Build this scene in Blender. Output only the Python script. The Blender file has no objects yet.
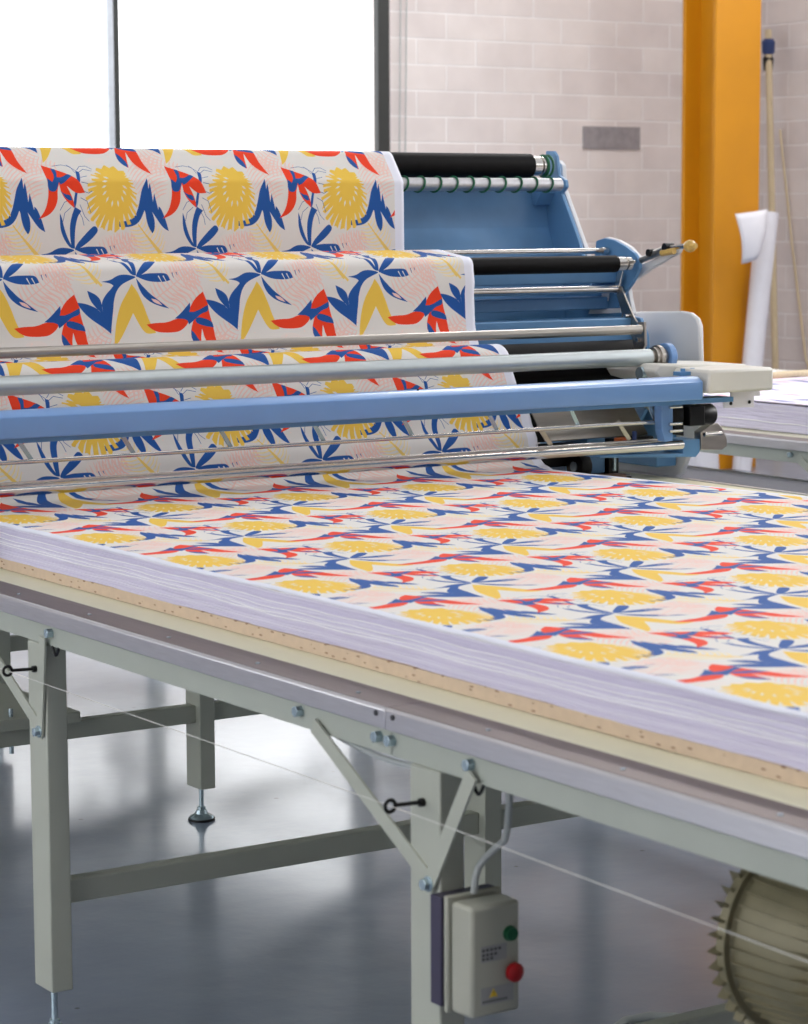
import bpy, math, random
import numpy as np
from mathutils import Vector, Matrix, noise as mnoise

random.seed(7)
rng = np.random.default_rng(5)
S = bpy.context.scene
COL = S.collection

# ------------------------------------------------------------------ camera model
CAM = Vector((0.0, 0.0, 1.6))
FPX = 2501.9
YAW, PIT, ROL = (math.radians(a) for a in (33.505, 6.785, -0.248))
fw = Vector((math.sin(YAW)*math.cos(PIT), math.cos(YAW)*math.cos(PIT), -math.sin(PIT)))
r0 = Vector((math.cos(YAW), -math.sin(YAW), 0)); u0 = r0.cross(fw)
rt = math.cos(ROL)*r0 + math.sin(ROL)*u0
up = -math.sin(ROL)*r0 + math.cos(ROL)*u0
def ray(px, py): return rt*((px-404)/FPX) - up*((py-512)/FPX) + fw
def onx(px, py, X): d = ray(px, py); return CAM + d*((X-CAM.x)/d.x)
def ony(px, py, Y): d = ray(px, py); return CAM + d*((Y-CAM.y)/d.y)
def onz(px, py, Z): d = ray(px, py); return CAM + d*((Z-CAM.z)/d.z)
cam_data = bpy.data.cameras.new('camera'); cam = bpy.data.objects.new('camera', cam_data); COL.objects.link(cam)
M3 = Matrix((rt, up, -fw)).transposed()
cam.matrix_world = Matrix.Translation(CAM) @ M3.to_4x4()
cam_data.sensor_width = 36; cam_data.lens = FPX/1024*36; cam_data.clip_end = 200
cam_data.dof.use_dof = True; cam_data.dof.focus_distance = 5.9; cam_data.dof.aperture_fstop = 8
S.camera = cam
S.view_settings.view_transform = 'Standard'; S.view_settings.look = 'None'
S.view_settings.gamma = 1; S.view_settings.use_curve_mapping = False
S.view_settings.exposure = 0.0

# ------------------------------------------------------------------ materials
def lin(c):
    return tuple((v/255/12.92 if v/255 <= .04045 else ((v/255+.055)/1.055)**2.4) for v in c)
def mat(name, rgb, rough=.5, metal=0., vary=.06, scale=30, bump=0., spec=.5, stretch=None, sheen=0., coat=0.):
    m = bpy.data.materials.new(name); m.use_nodes = True
    nt = m.node_tree; b = nt.nodes['Principled BSDF']; L = nt.links
    c = lin(rgb)
    tc = nt.nodes.new('ShaderNodeTexCoord'); mp = nt.nodes.new('ShaderNodeMapping')
    L.new(tc.outputs['Object'], mp.inputs[0])
    mp.inputs['Scale'].default_value = stretch or (1, 1, 1)
    n = nt.nodes.new('ShaderNodeTexNoise'); n.inputs['Scale'].default_value = scale; n.inputs['Detail'].default_value = 4
    L.new(mp.outputs[0], n.inputs['Vector'])
    r = nt.nodes.new('ShaderNodeValToRGB')
    r.color_ramp.elements[0].position = .3; r.color_ramp.elements[1].position = .7
    r.color_ramp.elements[0].color = (*[v*(1-vary) for v in c], 1)
    r.color_ramp.elements[1].color = (*[min(1, v*(1+vary)) for v in c], 1)
    L.new(n.outputs['Fac'], r.inputs[0]); L.new(r.outputs[0], b.inputs['Base Color'])
    b.inputs['Roughness'].default_value = rough; b.inputs['Metallic'].default_value = metal
    b.inputs['Specular IOR Level'].default_value = spec
    if sheen: b.inputs['Sheen Weight'].default_value = sheen
    if coat: b.inputs['Coat Weight'].default_value = coat; b.inputs['Coat Roughness'].default_value = .15
    if bump:
        bp = nt.nodes.new('ShaderNodeBump'); bp.inputs['Strength'].default_value = bump; bp.inputs['Distance'].default_value = .002
        L.new(n.outputs['Fac'], bp.inputs['Height']); L.new(bp.outputs[0], b.inputs['Normal'])
    return m
M = {
 'leg': mat('grey green enamel', (176, 180, 168), .42, vary=.03, scale=9),
 'beam': mat('beam enamel', (172, 178, 168), .45, vary=.03, scale=9),
 'cream': mat('cream laminate', (228, 226, 198), .35, vary=.02, scale=12),
 'alu': mat('brushed aluminium', (204, 203, 207), .33, .9, vary=.06, scale=60, stretch=(8, .3, 8)),
 'alutop': mat('brown grey aluminium top', (124, 112, 108), .38, .8, vary=.12, scale=30, stretch=(8, .3, 8)),  # darker, browner tone for the top of the rail
 'board': mat('tan fibreboard', (206, 184, 160), .8, vary=.06, scale=60),
 'zinc': mat('zinc plated steel', (176, 196, 205), .25, .7),
 'blk': mat('black plastic', (15, 15, 18), .4, spec=.3),
 'rubber': mat('black rubber roller', (15, 14, 15), .55, vary=.2, scale=50, bump=.2, spec=.1),
 'chrome': mat('polished chrome', (212, 208, 204), .2, 1., vary=.03),
 'steel': mat('satin stainless steel', (176, 170, 163), .3, 1., vary=.08, scale=14, stretch=(1, 6, 6)),
 'pipe': mat('satin aluminium tube', (196, 204, 206), .38, .75, vary=.03),
 'blue': mat('sky blue enamel', (108, 150, 205), .35, vary=.03, scale=8, coat=.3),
 'dblue': mat('steel blue enamel', (94, 142, 188), .42, vary=.06, scale=12),
 'white': mat('white enamel', (228, 228, 230), .35, vary=.02, scale=8),
 'offw': mat('off white cover', (214, 212, 204), .45, vary=.03, scale=8),
 'green': mat('green cord', (22, 96, 66), .5),
 'gold': mat('amber plastic knob', (205, 170, 96), .3, vary=.1),
 'yellow': mat('yellow steel paint', (204, 136, 4), .5, vary=.05, scale=3),
 'paper': mat('white paper', (222, 220, 226), .7, vary=.04, scale=8),
 'wood': mat('pale wood', (204, 186, 152), .6, vary=.1, scale=20, stretch=(4, 4, .4)),
 'clampblue': mat('dark blue clamp', (40, 60, 110), .5),
 'boxgrey': mat('grey box plastic', (168, 169, 156), .45, vary=.02, scale=8),
 'violetgrey': mat('dark anodised plate', (66, 62, 84), .4, .3),
 'gbtn': mat('green push button', (10, 84, 52), .35),
 'rbtn': mat('red push button', (165, 14, 24), .35),
 'label': mat('label foil', (150, 152, 152), .5),
 'ink': mat('dark ink', (60, 60, 64), .6),
 'warn': mat('warning yellow', (225, 190, 30), .5),
 'blower': mat('cast aluminium blower', (128, 122, 96), .5, .15, vary=.12, scale=14, bump=.15),
 'bdark': mat('blower recess', (52, 50, 42), .6, .1),
 'hose': mat('grey conduit', (170, 176, 176), .45),
 'cordm': mat('white cord', (214, 214, 210), .7),
 'frame': mat('dark window frame', (38, 40, 38), .5),
 'framew': mat('silver window profile', (190, 196, 204), .4, .4),
 'brown': mat('brown wood strip', (110, 80, 66), .6),
 'copper': mat('orange brown terminal', (190, 96, 50), .5),
 'bulb': mat('lamp housing', (210, 210, 210), .5),
}

# ------------------------------------------------------------------ mesh builder
class MB:
    def __init__(s): s.v = []; s.f = []
    def add(s, vs, fs):
        o = len(s.v); s.v += [tuple(v) for v in vs]; s.f += [tuple(i+o for i in f) for f in fs]; return s
    def box(s, x0, x1, y0, y1, z0, z1):
        v = [(x, y, z) for x in (x0, x1) for y in (y0, y1) for z in (z0, z1)]
        return s.add(v, [(0,1,3,2),(4,6,7,5),(0,4,5,1),(2,3,7,6),(0,2,6,4),(1,5,7,3)])
    def prism(s, pts, a, b, axis='x'):
        n = len(pts)
        def P(p, t): return (t, p[0], p[1]) if axis == 'x' else (p[0], t, p[1]) if axis == 'y' else (p[0], p[1], t)
        ar = sum(pts[i][0]*pts[(i+1) % n][1]-pts[(i+1) % n][0]*pts[i][1] for i in range(n))
        if ar < 0: pts = pts[::-1]
        v = [P(p, a) for p in pts]+[P(p, b) for p in pts]
        fs = [tuple(range(n))[::-1], tuple(range(n, 2*n))]+[(i, (i+1) % n, n+(i+1) % n, n+i) for i in range(n)]
        if axis == 'y': fs = [f[::-1] for f in fs]
        return s.add(v, fs)
    def lathe(s, p, d, prof, n=24):
        """prof: (distance along axis, radius)"""
        p = Vector(p); d = Vector(d).normalized()
        a = d.orthogonal().normalized(); b = d.cross(a)
        v = []; fs = []
        for t, r in prof:
            for k in range(n):
                th = 2*math.pi*k/n; v.append(p+d*t+(a*math.cos(th)+b*math.sin(th))*r)
        for i in range(len(prof)-1):
            for k in range(n):
                k2 = (k+1) % n; fs.append((i*n+k, i*n+k2, (i+1)*n+k2, (i+1)*n+k))
        fs.append(tuple(range(n))[::-1]); fs.append(tuple(range((len(prof)-1)*n, len(prof)*n)))
        return s.add(v, fs)
    def cyl(s, p, q, r, n=16, r2=None):
        p = Vector(p); q = Vector(q)
        return s.lathe(p, q-p, [(0, r), ((q-p).length, r if r2 is None else r2)], n)
    def tube(s, pts, r, n=10):
        pts = [Vector(p) for p in pts]; v = []; fs = []
        a = None
        for i, p in enumerate(pts):
            t = (pts[min(i+1, len(pts)-1)]-pts[max(i-1, 0)]).normalized()
            a = t.orthogonal().normalized() if a is None else (a-t*a.dot(t)).normalized()
            b = t.cross(a)
            for k in range(n):
                th = 2*math.pi*k/n; v.append(p+(a*math.cos(th)+b*math.sin(th))*r)
        for i in range(len(pts)-1):
            for k in range(n):
                k2 = (k+1) % n; fs.append((i*n+k, i*n+k2, (i+1)*n+k2, (i+1)*n+k))
        fs.append(tuple(range(n))[::-1]); fs.append(tuple(range((len(pts)-1)*n, len(pts)*n)))
        return s.add(v, fs)
    def torus(s, c, axis, R, r, n=24, m=8, tilt=0):
        c = Vector(c); d = Vector(axis).normalized(); a = d.orthogonal().normalized(); b = d.cross(a)
        v = []; fs = []
        for i in range(n):
            th = 2*math.pi*i/n; e = a*math.cos(th)+b*math.sin(th)
            for k in range(m):
                ph = 2*math.pi*k/m; v.append(c+e*(R+r*math.cos(ph))+d*(r*math.sin(ph)+tilt*math.sin(th)))
        for i in range(n):
            for k in range(m):
                i2 = (i+1) % n; k2 = (k+1) % m; fs.append((i*m+k, i2*m+k, i2*m+k2, i*m+k2))
        return s.add(v, fs)
    def strap(s, p, q, nrm, w, t, ext=0):
        p = Vector(p); q = Vector(q); d = (q-p).normalized(); p = p-d*ext; q = q+d*ext
        nrm = Vector(nrm); nrm = (nrm-d*nrm.dot(d)).normalized(); e = d.cross(nrm)
        v = [x+e*(w/2*a)+nrm*(t/2*b) for x in (p, q) for a in (-1, 1) for b in (-1, 1)]
        return s.add(v, [(0,1,3,2),(4,6,7,5),(0,4,5,1),(2,3,7,6),(0,2,6,4),(1,5,7,3)])
    def build(s, name, m, parent=None, bevel=0, smooth=True, label=None):
        o = Vector((0, 0, 0))
        if parent is not None:
            r = parent
            while r.parent: r = r.parent
            o = r.location
        me = bpy.data.meshes.new(name)
        me.from_pydata([(v[0]-o.x, v[1]-o.y, v[2]-o.z) for v in s.v], [], s.f)
        me.update()
        ob = bpy.data.objects.new(name, me); COL.objects.link(ob)
        me.materials.append(M[m] if isinstance(m, str) else m)
        if parent is not None: ob.parent = parent
        if smooth:
            for p in me.polygons: p.use_smooth = True
            me.set_sharp_from_angle(angle=math.radians(38))
        if bevel:
            b = ob.modifiers.new('bevel', 'BEVEL'); b.width = bevel; b.segments = 2; b.limit_method = 'ANGLE'
            b.angle_limit = math.radians(40)
        if label: ob['label'] = label
        return ob
def empty(name, loc, label, cat, group=None):
    o = bpy.data.objects.new(name, None); COL.objects.link(o); o.location = loc; o.empty_display_size = .1
    tag(o, label, cat, group); return o
def tag(o, label, cat, group=None, kind=None):
    o['label'] = label; o['category'] = cat
    if group: o['group'] = group
    if kind: o['kind'] = kind
    return o
def struct(o): o['kind'] = 'structure'; return o
def copy_tree(o, parent=None):
    c = o.copy(); COL.objects.link(c); c.parent = parent
    for ch in [x for x in bpy.data.objects if x.parent == o]: copy_tree(ch, c)
    return c

# ------------------------------------------------------------------ printed leaf pattern (drawn tile)
PU, PV = .3525, .398
TW, TH = 882, 996
tile = np.zeros((TH, TW, 3), np.float32); tile[:] = np.array((226, 223, 219))/255
def chaikin(p, it=2):
    p = [np.array(q, float) for q in p]
    for _ in range(it):
        n = len(p); out = []
        for i in range(n):
            a, b, c = p[i-1], p[i], p[(i+1) % n]
            v1 = a-b; v2 = c-b; l1 = np.hypot(*v1)+1e-9; l2 = np.hypot(*v2)+1e-9
            if (v1@v2)/(l1*l2) > .08: out.append(b)
            else: out += [b+v1*.25, b+v2*.25]
        p = out
    return np.array(p)
def mask_poly(P):
    """P in tile pixels; returns (x0, y0, mask)"""
    x0, y0 = np.floor(P.min(0)).astype(int); x1, y1 = np.ceil(P.max(0)).astype(int)+1
    X, Y = np.meshgrid(np.arange(x0, x1)+.5, np.arange(y0, y1)+.5)
    ins = np.zeros(X.shape, bool); n = len(P)
    for i in range(n):
        (ax, ay), (bx, by) = P[i], P[(i+1) % n]
        if ay == by: continue
        c = ((ay > Y) != (by > Y)) & (X < (bx-ax)*(Y-ay)/(by-ay)+ax)
        ins ^= c
    return x0, y0, ins
def paint(P, col, op=1.):
    x0, y0, mk = mask_poly(P)
    yy, xx = np.nonzero(mk)
    yy = (yy+y0) % TH; xx = (xx+x0) % TW
    tile[yy, xx] = tile[yy, xx]*(1-op)+np.array(col)/255*op
class Fr:
    def __init__(s, cx, cy, sx, sy, fix=False): s.c = (cx, cy, sx, sy, fix)
    def __call__(s, pts):
        cx, cy, sx, sy, fix = s.c; out = []
        for x, y in pts:
            u = (x-cx)/sx; v = (y-cy)/sy
            if fix and v < -.1: v = v-.36*(-v-.1)
            out.append((u/PU*TW, v/PV*TH))
        return out
    def P(s, pts, col, it=2, op=1.): paint(chaikin(s(pts), it), col, op)
    def line(s, a, b, w, col, w2=None, op=1.):
        (ax, ay), (bx, by) = s([a, b]); d = np.array((bx-ax, by-ay)); l = np.hypot(*d)+1e-6; n = np.array((-d[1], d[0]))/l
        w2 = w*.3 if w2 is None else w2
        A = np.array((ax, ay)); B = np.array((bx, by))
        paint(np.array([A-n*w, A+n*w, (A+B)/2+n*(w+w2)/2, B+n*w2, B-n*w2, (A+B)/2-n*(w+w2)/2]), col, op)
    def curve(s, pts, w, col):
        for a, b in zip(pts[:-1], pts[1:]): s.line(a, b, w, col, w)
    def frond(s, base, tip, n, ln, col, stem, w=4.5, bend=.5, op=1., sides=(-1, 1)):
        bx, by = base; tx, ty = tip
        dx, dy = tx-bx, ty-by; L = math.hypot(dx, dy); dx /= L; dy /= L
        for i in range(n):
            t = (i+.5)/n; px, py = bx+dx*L*t, by+dy*L*t
            l = ln*(.35+.65*math.sin(math.pi*min(1, .15+t*.85)))
            for sd in sides:
                nx, ny = -dy*sd, dx*sd
                mx, my = px+(nx*.8+dx*bend*.5)*l*.5, py+(ny*.8+dy*bend*.5)*l*.5
                ex, ey = px+(nx*.9+dx*bend)*l, py+(ny*.9+dy*bend)*l
                s.line((px, py), (mx, my), w*.7, col, w, op); s.line((mx, my), (ex, ey), w, col, w*.3, op)
        if stem: s.line(base, tip, stem, col, stem*.5, op)
BLUE, RED, YEL, PINK, PYEL = (34, 86, 160), (238, 66, 34), (238, 198, 82), (238, 200, 190), (243, 222, 160)
A_ = Fr(200, 213, 2025, 2412)          # frame of the middle panel, plant at the origin
T_ = Fr(213, 620, 1967, 2342, True)    # frame of the top panel
# background foliage
for (x, y, w, h) in ((450, 300, 90, 60), (400, 160, 60, 40), (660, 560, 80, 50), (360, 600, 60, 30)):
    A_.P([(x+w*math.cos(a), y+h*math.sin(a)) for a in np.linspace(0, 6.28, 14)[:-1]], (230, 222, 217), 2)
A_.frond((300, 350), (560, 140), 13, 130, PINK, 4, 5, .25)
A_.frond((560, 250), (400, 420), 8, 80, PINK, 0, 5, .3)
A_.frond((590, 660), (760, 500), 9, 85, PINK, 5, 5, .3)
A_.frond((640, 620), (850, 640), 9, 70, PINK, 4, 5, .3)
T_.frond((590, 130), (700, 330), 13, 120, PINK, 4, 5, .2)
T_.frond((590, 130), (760, 210), 8, 60, PINK, 3, 5, .2)
T_.frond((400, 600), (560, 560), 10, 75, PINK, 3, 5, .2)
T_.frond((470, 660), (560, 640), 6, 60, PINK, 3, 5, .2)
for k in range(90):
    x, y = rng.uniform(0, TW), rng.uniform(0, TH); r = rng.uniform(3, 8)
    paint(np.array([(x+r*1.2*math.cos(a), y+r*math.sin(a)) for a in np.linspace(0, 6.28, 8)[:-1]]), (242, 218, 210), .7)
# pale yellow fern
T_.frond((700, 655), (575, 470), 9, 105, PYEL, 0, 4.5, .55)
T_.line((700, 655), (575, 470), 7, (236, 204, 110), 4)
A_.line((725, 262), (620, 125), 8, (236, 204, 110), 4)
# blue plant with the W-shaped leaf
def rel(pts): return [(200+x, 213+y) for x, y in pts]
A_.P(rel([(-325,143),(-275,150),(-215,180),(-196,205),(-225,172),(-256,125),(-270,75),(-222,98),(-192,135),(-184,205),(-192,150),(-172,104),(-136,62),
      (-125,49),(-140,34),(-190,24),(-140,17),(-100,-10),(-70,-16),(-35,-13),(0,-3),(0,4),(-40,21),(-80,42),(-110,77),(-122,127),(-128,187),(-138,257),(-146,330),
      (-175,300),(-215,270),(-255,238),(-295,195)]), BLUE, 2)
A_.P([(208,208),(260,193),(330,192),(378,195),(392,235),(370,243),(335,246),(270,241),(215,216)], BLUE)
for x in (345, 372): A_.line((x, 248), (x-18, 208), 2.2, (226, 223, 219), 4)
A_.line((405, 190), (412, 222), 3, BLUE); A_.line((428, 188), (434, 206), 3, BLUE)
T_.P([(215,612),(235,575),(265,540),(300,500),(330,472),(352,502),(325,540),(290,575),(250,605),(222,624)], BLUE)
T_.P([(138,400),(150,430),(160,490),(182,560),(210,612),(188,604),(155,550),(138,490)], BLUE)
T_.P([(222,370),(258,388),(238,415),(224,470),(217,540),(217,612),(200,608),(191,540),(192,470),(205,410)], BLUE)
A_.P([(203,220),(230,262),(270,310),(320,350),(382,404),(335,390),(285,368),(238,328),(212,280)], BLUE)
A_.P([(283,342),(320,352),(345,384),(320,376),(295,362)], (240, 205, 196), 1)
# yellow two-legged leaf
A_.P([(175,253),(150,300),(110,380),(85,470),(66,618),(100,585),(140,510),(180,425),(200,470),(230,530),(255,552),(303,546),(265,470),(240,380),(210,310)], YEL)
# monstera
def monstera():
    cx, cy = 430, 345
    out = []
    for k in range(72):
        a = 2*math.pi*k/72
        rx, ry = 142, 166
        m = 1+.05*math.sin(9*a*2)
        out.append((cx+rx*m*math.cos(a), cy+ry*m*math.sin(a)))
    x0, y0, mk = mask_poly(np.array(T_(out)))
    def sub(pts):
        P = np.array(T_(pts)); a0, b0, m2 = mask_poly(P)
        ys, xs = np.nonzero(m2); ys = ys+b0-y0; xs = xs+a0-x0
        ok = (ys >= 0) & (xs >= 0) & (ys < mk.shape[0]) & (xs < mk.shape[1]); mk[ys[ok], xs[ok]] = False
    ex, ey = 455, 255                      # where the leaf ribs meet
    for k in range(26):
        a = math.radians(-25+k*230/25)
        dx, dy = math.cos(a), math.sin(a)
        # reach the rim from the rib centre
        t = 0
        while ((ex+dx*t-cx)/142)**2+((ey+dy*t-cy)/166)**2 < 1.1: t += 4
        s0 = t*(.62 if k % 2 else .7); w = 5+2*(k % 3)
        sub([(ex+dx*s0, ey+dy*s0), (ex+dx*(s0+t)/2-dy*w, ey+dy*(s0+t)/2+dx*w), (ex+dx*t-dy*w*1.2, ey+dy*t+dx*w*1.2),
             (ex+dx*t+dy*w*.8, ey+dy*t-dx*w*.8), (ex+dx*(s0+t)/2+dy*w*.5, ey+dy*(s0+t)/2-dx*w*.5)])
        if k % 2 == 0 and t > 120:
            c0 = t*.38; sub([(ex+dx*(c0-14), ey+dy*(c0-14)), (ex+dx*c0-dy*5, ey+dy*c0+dx*5), (ex+dx*(c0+18), ey+dy*(c0+18)), (ex+dx*c0+dy*5, ey+dy*c0-dx*5)])
    yy, xx = np.nonzero(mk); tile[(yy+y0) % TH, (xx+x0) % TW] = np.array(YEL)/255
T_.P([(632,243),(600,290),(590,330),(570,400),(540,440),(480,455),(445,450),(455,482),(510,488),(560,475),(592,440),(612,385),(618,400),(622,440),(635,490),(656,525),(670,500),(670,440),(656,395),(672,420),(715,490),(750,512),(735,450),(710,380),(694,368),(692,385),(676,330),(670,310),(662,350),(652,285),(645,265),(638,292)], BLUE)
monstera()
# thin antennae
for pts in ([(250,205),(215,180),(175,172),(125,180)], [(255,200),(275,180),(310,178),(340,195)], [(240,215),(225,185),(205,172)], [(258,215),(290,195),(335,205)],
            [(262,240),(300,232)], [(262,262),(300,268)], [(240,385),(262,430),(270,475)], [(205,335),(165,350),(140,385)], [(200,372),(165,400),(155,450)],
            [(255,330),(290,345),(310,400)], [(250,360),(275,420),(300,450)], [(180,262),(150,300)], [(270,300),(300,310),(320,300)]):
    T_.curve(pts, 1.6, BLUE)
T_.P([(245,205),(266,210),(258,250),(240,300),(228,372),(212,372),(222,320),(240,250)], BLUE, 1)
# large red and blue bird-shaped leaf
A_.P([(252,495),(300,487),(370,487),(420,464),(490,463),(484,500),(440,540),(400,547),(320,545),(280,525)], RED)
A_.P([(574,308),(605,385),(605,425),(628,520),(637,600),(655,655),(672,700),(640,680),(600,640),(578,600),(562,528),(552,600),(550,650),(520,625),(500,590),(498,540),(515,480),(490,500),(478,470),(490,420),(530,345)], RED)
A_.P([(500,372),(502,400),(495,428),(530,428),(602,388),(606,425),(560,440),(538,462),(490,502),(480,470),(412,464),(450,430)], BLUE, 1)
A_.P([(535,458),(580,468),(622,488),(630,524),(570,512),(525,490)], BLUE, 1)
A_.P([(500,535),(520,555),(548,610),(546,650),(520,628),(500,590)], BLUE, 1)
A_.P([(562,528),(552,600),(552,645),(575,612),(570,560)], (226, 223, 219), 1)
# small red and blue bird-shaped leaf
T_.P([(65,175),(120,193),(200,222),(250,255),(280,308),(230,312),(180,278),(200,310),(216,345),(219,374),(180,348),(150,312),(138,268),(128,300),(130,340),(110,380),(75,415),(23,436),(60,385),(78,330),(80,290),(72,235)], RED)
T_.P([(112,192),(140,198),(132,240),(160,240),(195,220),(215,232),(150,276),(138,262),(125,300),(100,305),(78,295),(76,245),(102,262),(120,235)], BLUE, 1)
T_.P([(145,300),(170,315),(200,318),(210,342),(180,340)], BLUE, 1)
# soft woven grain
tile *= (1+rng.normal(0, .006, (TH, TW, 1))).astype(np.float32)
img = bpy.data.images.new('leaf_print', TW, TH, alpha=False)
buf = np.ones((TH, TW, 4), np.float32); buf[:, :, :3] = np.clip(tile[::-1], 0, 1)
img.pixels.foreach_set(buf.ravel()); img.update(); img.pack()

def print_mat(name, hue=0.):
    m = bpy.data.materials.new(name); m.use_nodes = True; nt = m.node_tree; L = nt.links; b = nt.nodes['Principled BSDF']
    uv = nt.nodes.new('ShaderNodeUVMap'); uv.uv_map = 'pattern'
    t = nt.nodes.new('ShaderNodeTexImage'); t.image = img; t.extension = 'REPEAT'; t.interpolation = 'Cubic'
    L.new(uv.outputs[0], t.inputs[0])
    u2 = nt.nodes.new('ShaderNodeUVMap'); u2.uv_map = 'edge'
    sp = nt.nodes.new('ShaderNodeSeparateXYZ'); L.new(u2.outputs[0], sp.inputs[0])
    ms = []
    for k, w in ((0, .012), (1, .03)):
        q = nt.nodes.new('ShaderNodeMath'); q.operation = 'LESS_THAN'; q.inputs[1].default_value = w; L.new(sp.outputs[k], q.inputs[0]); ms.append(q)
    mx = nt.nodes.new('ShaderNodeMath'); mx.operation = 'MAXIMUM'; L.new(ms[0].outputs[0], mx.inputs[0]); L.new(ms[1].outputs[0], mx.inputs[1])
    mix = nt.nodes.new('ShaderNodeMix'); mix.data_type = 'RGBA'
    L.new(mx.outputs[0], mix.inputs[0]); L.new(t.outputs[0], mix.inputs[6]); mix.inputs[7].default_value = (*lin((232, 234, 246)), 1)
    L.new(mix.outputs[2], b.inputs['Base Color'])
    b.inputs['Roughness'].default_value = .6; b.inputs['Specular IOR Level'].default_value = .15; b.inputs['Sheen Weight'].default_value = 0; b.inputs['Sheen Roughness'].default_value = .4
    n = nt.nodes.new('ShaderNodeTexNoise'); n.inputs['Scale'].default_value = 6; n.inputs['Detail'].default_value = 3
    tc = nt.nodes.new('ShaderNodeTexCoord'); L.new(tc.outputs['Object'], n.inputs['Vector'])
    bp = nt.nodes.new('ShaderNodeBump'); bp.inputs['Strength'].default_value = .15; bp.inputs['Distance'].default_value = .01
    L.new(n.outputs['Fac'], bp.inputs['Height']); L.new(bp.outputs[0], b.inputs['Normal'])
    return m
MP = print_mat('printed leaf cotton')

# ------------------------------------------------------------------ room
def wall_mat():
    m = bpy.data.materials.new('painted block wall'); m.use_nodes = True; nt = m.node_tree; L = nt.links; b = nt.nodes['Principled BSDF']
    uv = nt.nodes.new('ShaderNodeUVMap'); uv.uv_map = 'wall'
    t = nt.nodes.new('ShaderNodeTexBrick'); t.inputs['Scale'].default_value = 1
    t.inputs['Brick Width'].default_value = .55; t.inputs['Row Height'].default_value = .195
    t.inputs['Mortar Size'].default_value = .009; t.inputs['Mortar Smooth'].default_value = .5
    t.inputs['Color1'].default_value = (*lin((228, 219, 215)), 1); t.inputs['Color2'].default_value = (*lin((219, 209, 206)), 1)
    t.inputs['Mortar'].default_value = (*lin((238, 233, 231)), 1)
    L.new(uv.outputs[0], t.inputs[0])
    n = nt.nodes.new('ShaderNodeTexNoise'); n.inputs['Scale'].default_value = 3.5; n.inputs['Detail'].default_value = 8
    L.new(uv.outputs[0], n.inputs['Vector'])
    mx = nt.nodes.new('ShaderNodeMix'); mx.data_type = 'RGBA'; mx.blend_type = 'MULTIPLY'; mx.inputs[0].default_value = .35
    r = nt.nodes.new('ShaderNodeValToRGB'); r.color_ramp.elements[0].position = .3; r.color_ramp.elements[1].position = .65
    r.color_ramp.elements[0].color = (.72, .7, .7, 1); L.new(n.outputs['Fac'], r.inputs[0])
    L.new(t.outputs[0], mx.inputs[6]); L.new(r.outputs[0], mx.inputs[7]); L.new(mx.outputs[2], b.inputs['Base Color'])
    bp = nt.nodes.new('ShaderNodeBump'); bp.inputs['Strength'].default_value = .4; bp.inputs['Distance'].default_value = .01; bp.invert = True
    L.new(t.outputs['Fac'], bp.inputs['Height']); L.new(bp.outputs[0], b.inputs['Normal'])
    b.inputs['Roughness'].default_value = .7
    return m
MW = wall_mat()
def uvbox(ob, axis):
    me = ob.data; uv = me.uv_layers.new(name='wall')
    for l in me.loops:
        c = me.vertices[l.vertex_index].co; uv.data[l.index].uv = ((c.x if axis == 'y' else c.y)/KB, (c.z-1.6)/KB+1.6)
def floor_mat():
    m = bpy.data.materials.new('polished grey blue floor'); m.use_nodes = True; nt = m.node_tree; L = nt.links; b = nt.nodes['Principled BSDF']
    tc = nt.nodes.new('ShaderNodeTexCoord')
    n = nt.nodes.new('ShaderNodeTexNoise'); n.inputs['Scale'].default_value = 1.6; n.inputs['Detail'].default_value = 6
    L.new(tc.outputs['Object'], n.inputs['Vector'])
    r = nt.nodes.new('ShaderNodeValToRGB'); r.color_ramp.elements[0].position = .35; r.color_ramp.elements[1].position = .7
    r.color_ramp.elements[0].color = (*lin((120, 132, 154)), 1); r.color_ramp.elements[1].color = (*lin((144, 156, 178)), 1)
    L.new(n.outputs['Fac'], r.inputs[0])
    v = nt.nodes.new('ShaderNodeTexVoronoi'); v.inputs['Scale'].default_value = 5; L.new(tc.outputs['Object'], v.inputs['Vector'])
    q = nt.nodes.new('ShaderNodeMath'); q.operation = 'LESS_THAN'; q.inputs[1].default_value = .035; L.new(v.outputs['Distance'], q.inputs[0])
    mx = nt.nodes.new('ShaderNodeMix'); mx.data_type = 'RGBA'; L.new(q.outputs[0], mx.inputs[0]); L.new(r.outputs[0], mx.inputs[6])
    mx.inputs[7].default_value = (*lin((74, 78, 90)), 1); L.new(mx.outputs[2], b.inputs['Base Color'])
    n2 = nt.nodes.new('ShaderNodeTexNoise'); n2.inputs['Scale'].default_value = 60; n2.inputs['Detail'].default_value = 5
    L.new(tc.outputs['Object'], n2.inputs['Vector'])
    n3 = nt.nodes.new('ShaderNodeTexNoise'); n3.inputs['Scale'].default_value = 7; n3.inputs['Detail'].default_value = 2
    L.new(tc.outputs['Object'], n3.inputs['Vector'])
    ad = nt.nodes.new('ShaderNodeMath'); ad.operation = 'MULTIPLY_ADD'; ad.inputs[1].default_value = .12; L.new(n2.outputs['Fac'], ad.inputs[0]); L.new(n3.outputs['Fac'], ad.inputs[2])
    bp = nt.nodes.new('ShaderNodeBump'); bp.inputs['Strength'].default_value = .3; bp.inputs['Distance'].default_value = .012
    L.new(ad.outputs[0], bp.inputs['Height']); L.new(bp.outputs[0], b.inputs['Normal'])
    b.inputs['Roughness'].default_value = .3; b.inputs['Specular IOR Level'].default_value = .5
    b.inputs['Coat Weight'].default_value = .75; b.inputs['Coat Roughness'].default_value = .15
    return m
KB = .82
YB, XR, ZC = 16.0*KB, 13.95*KB, 6.0
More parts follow.
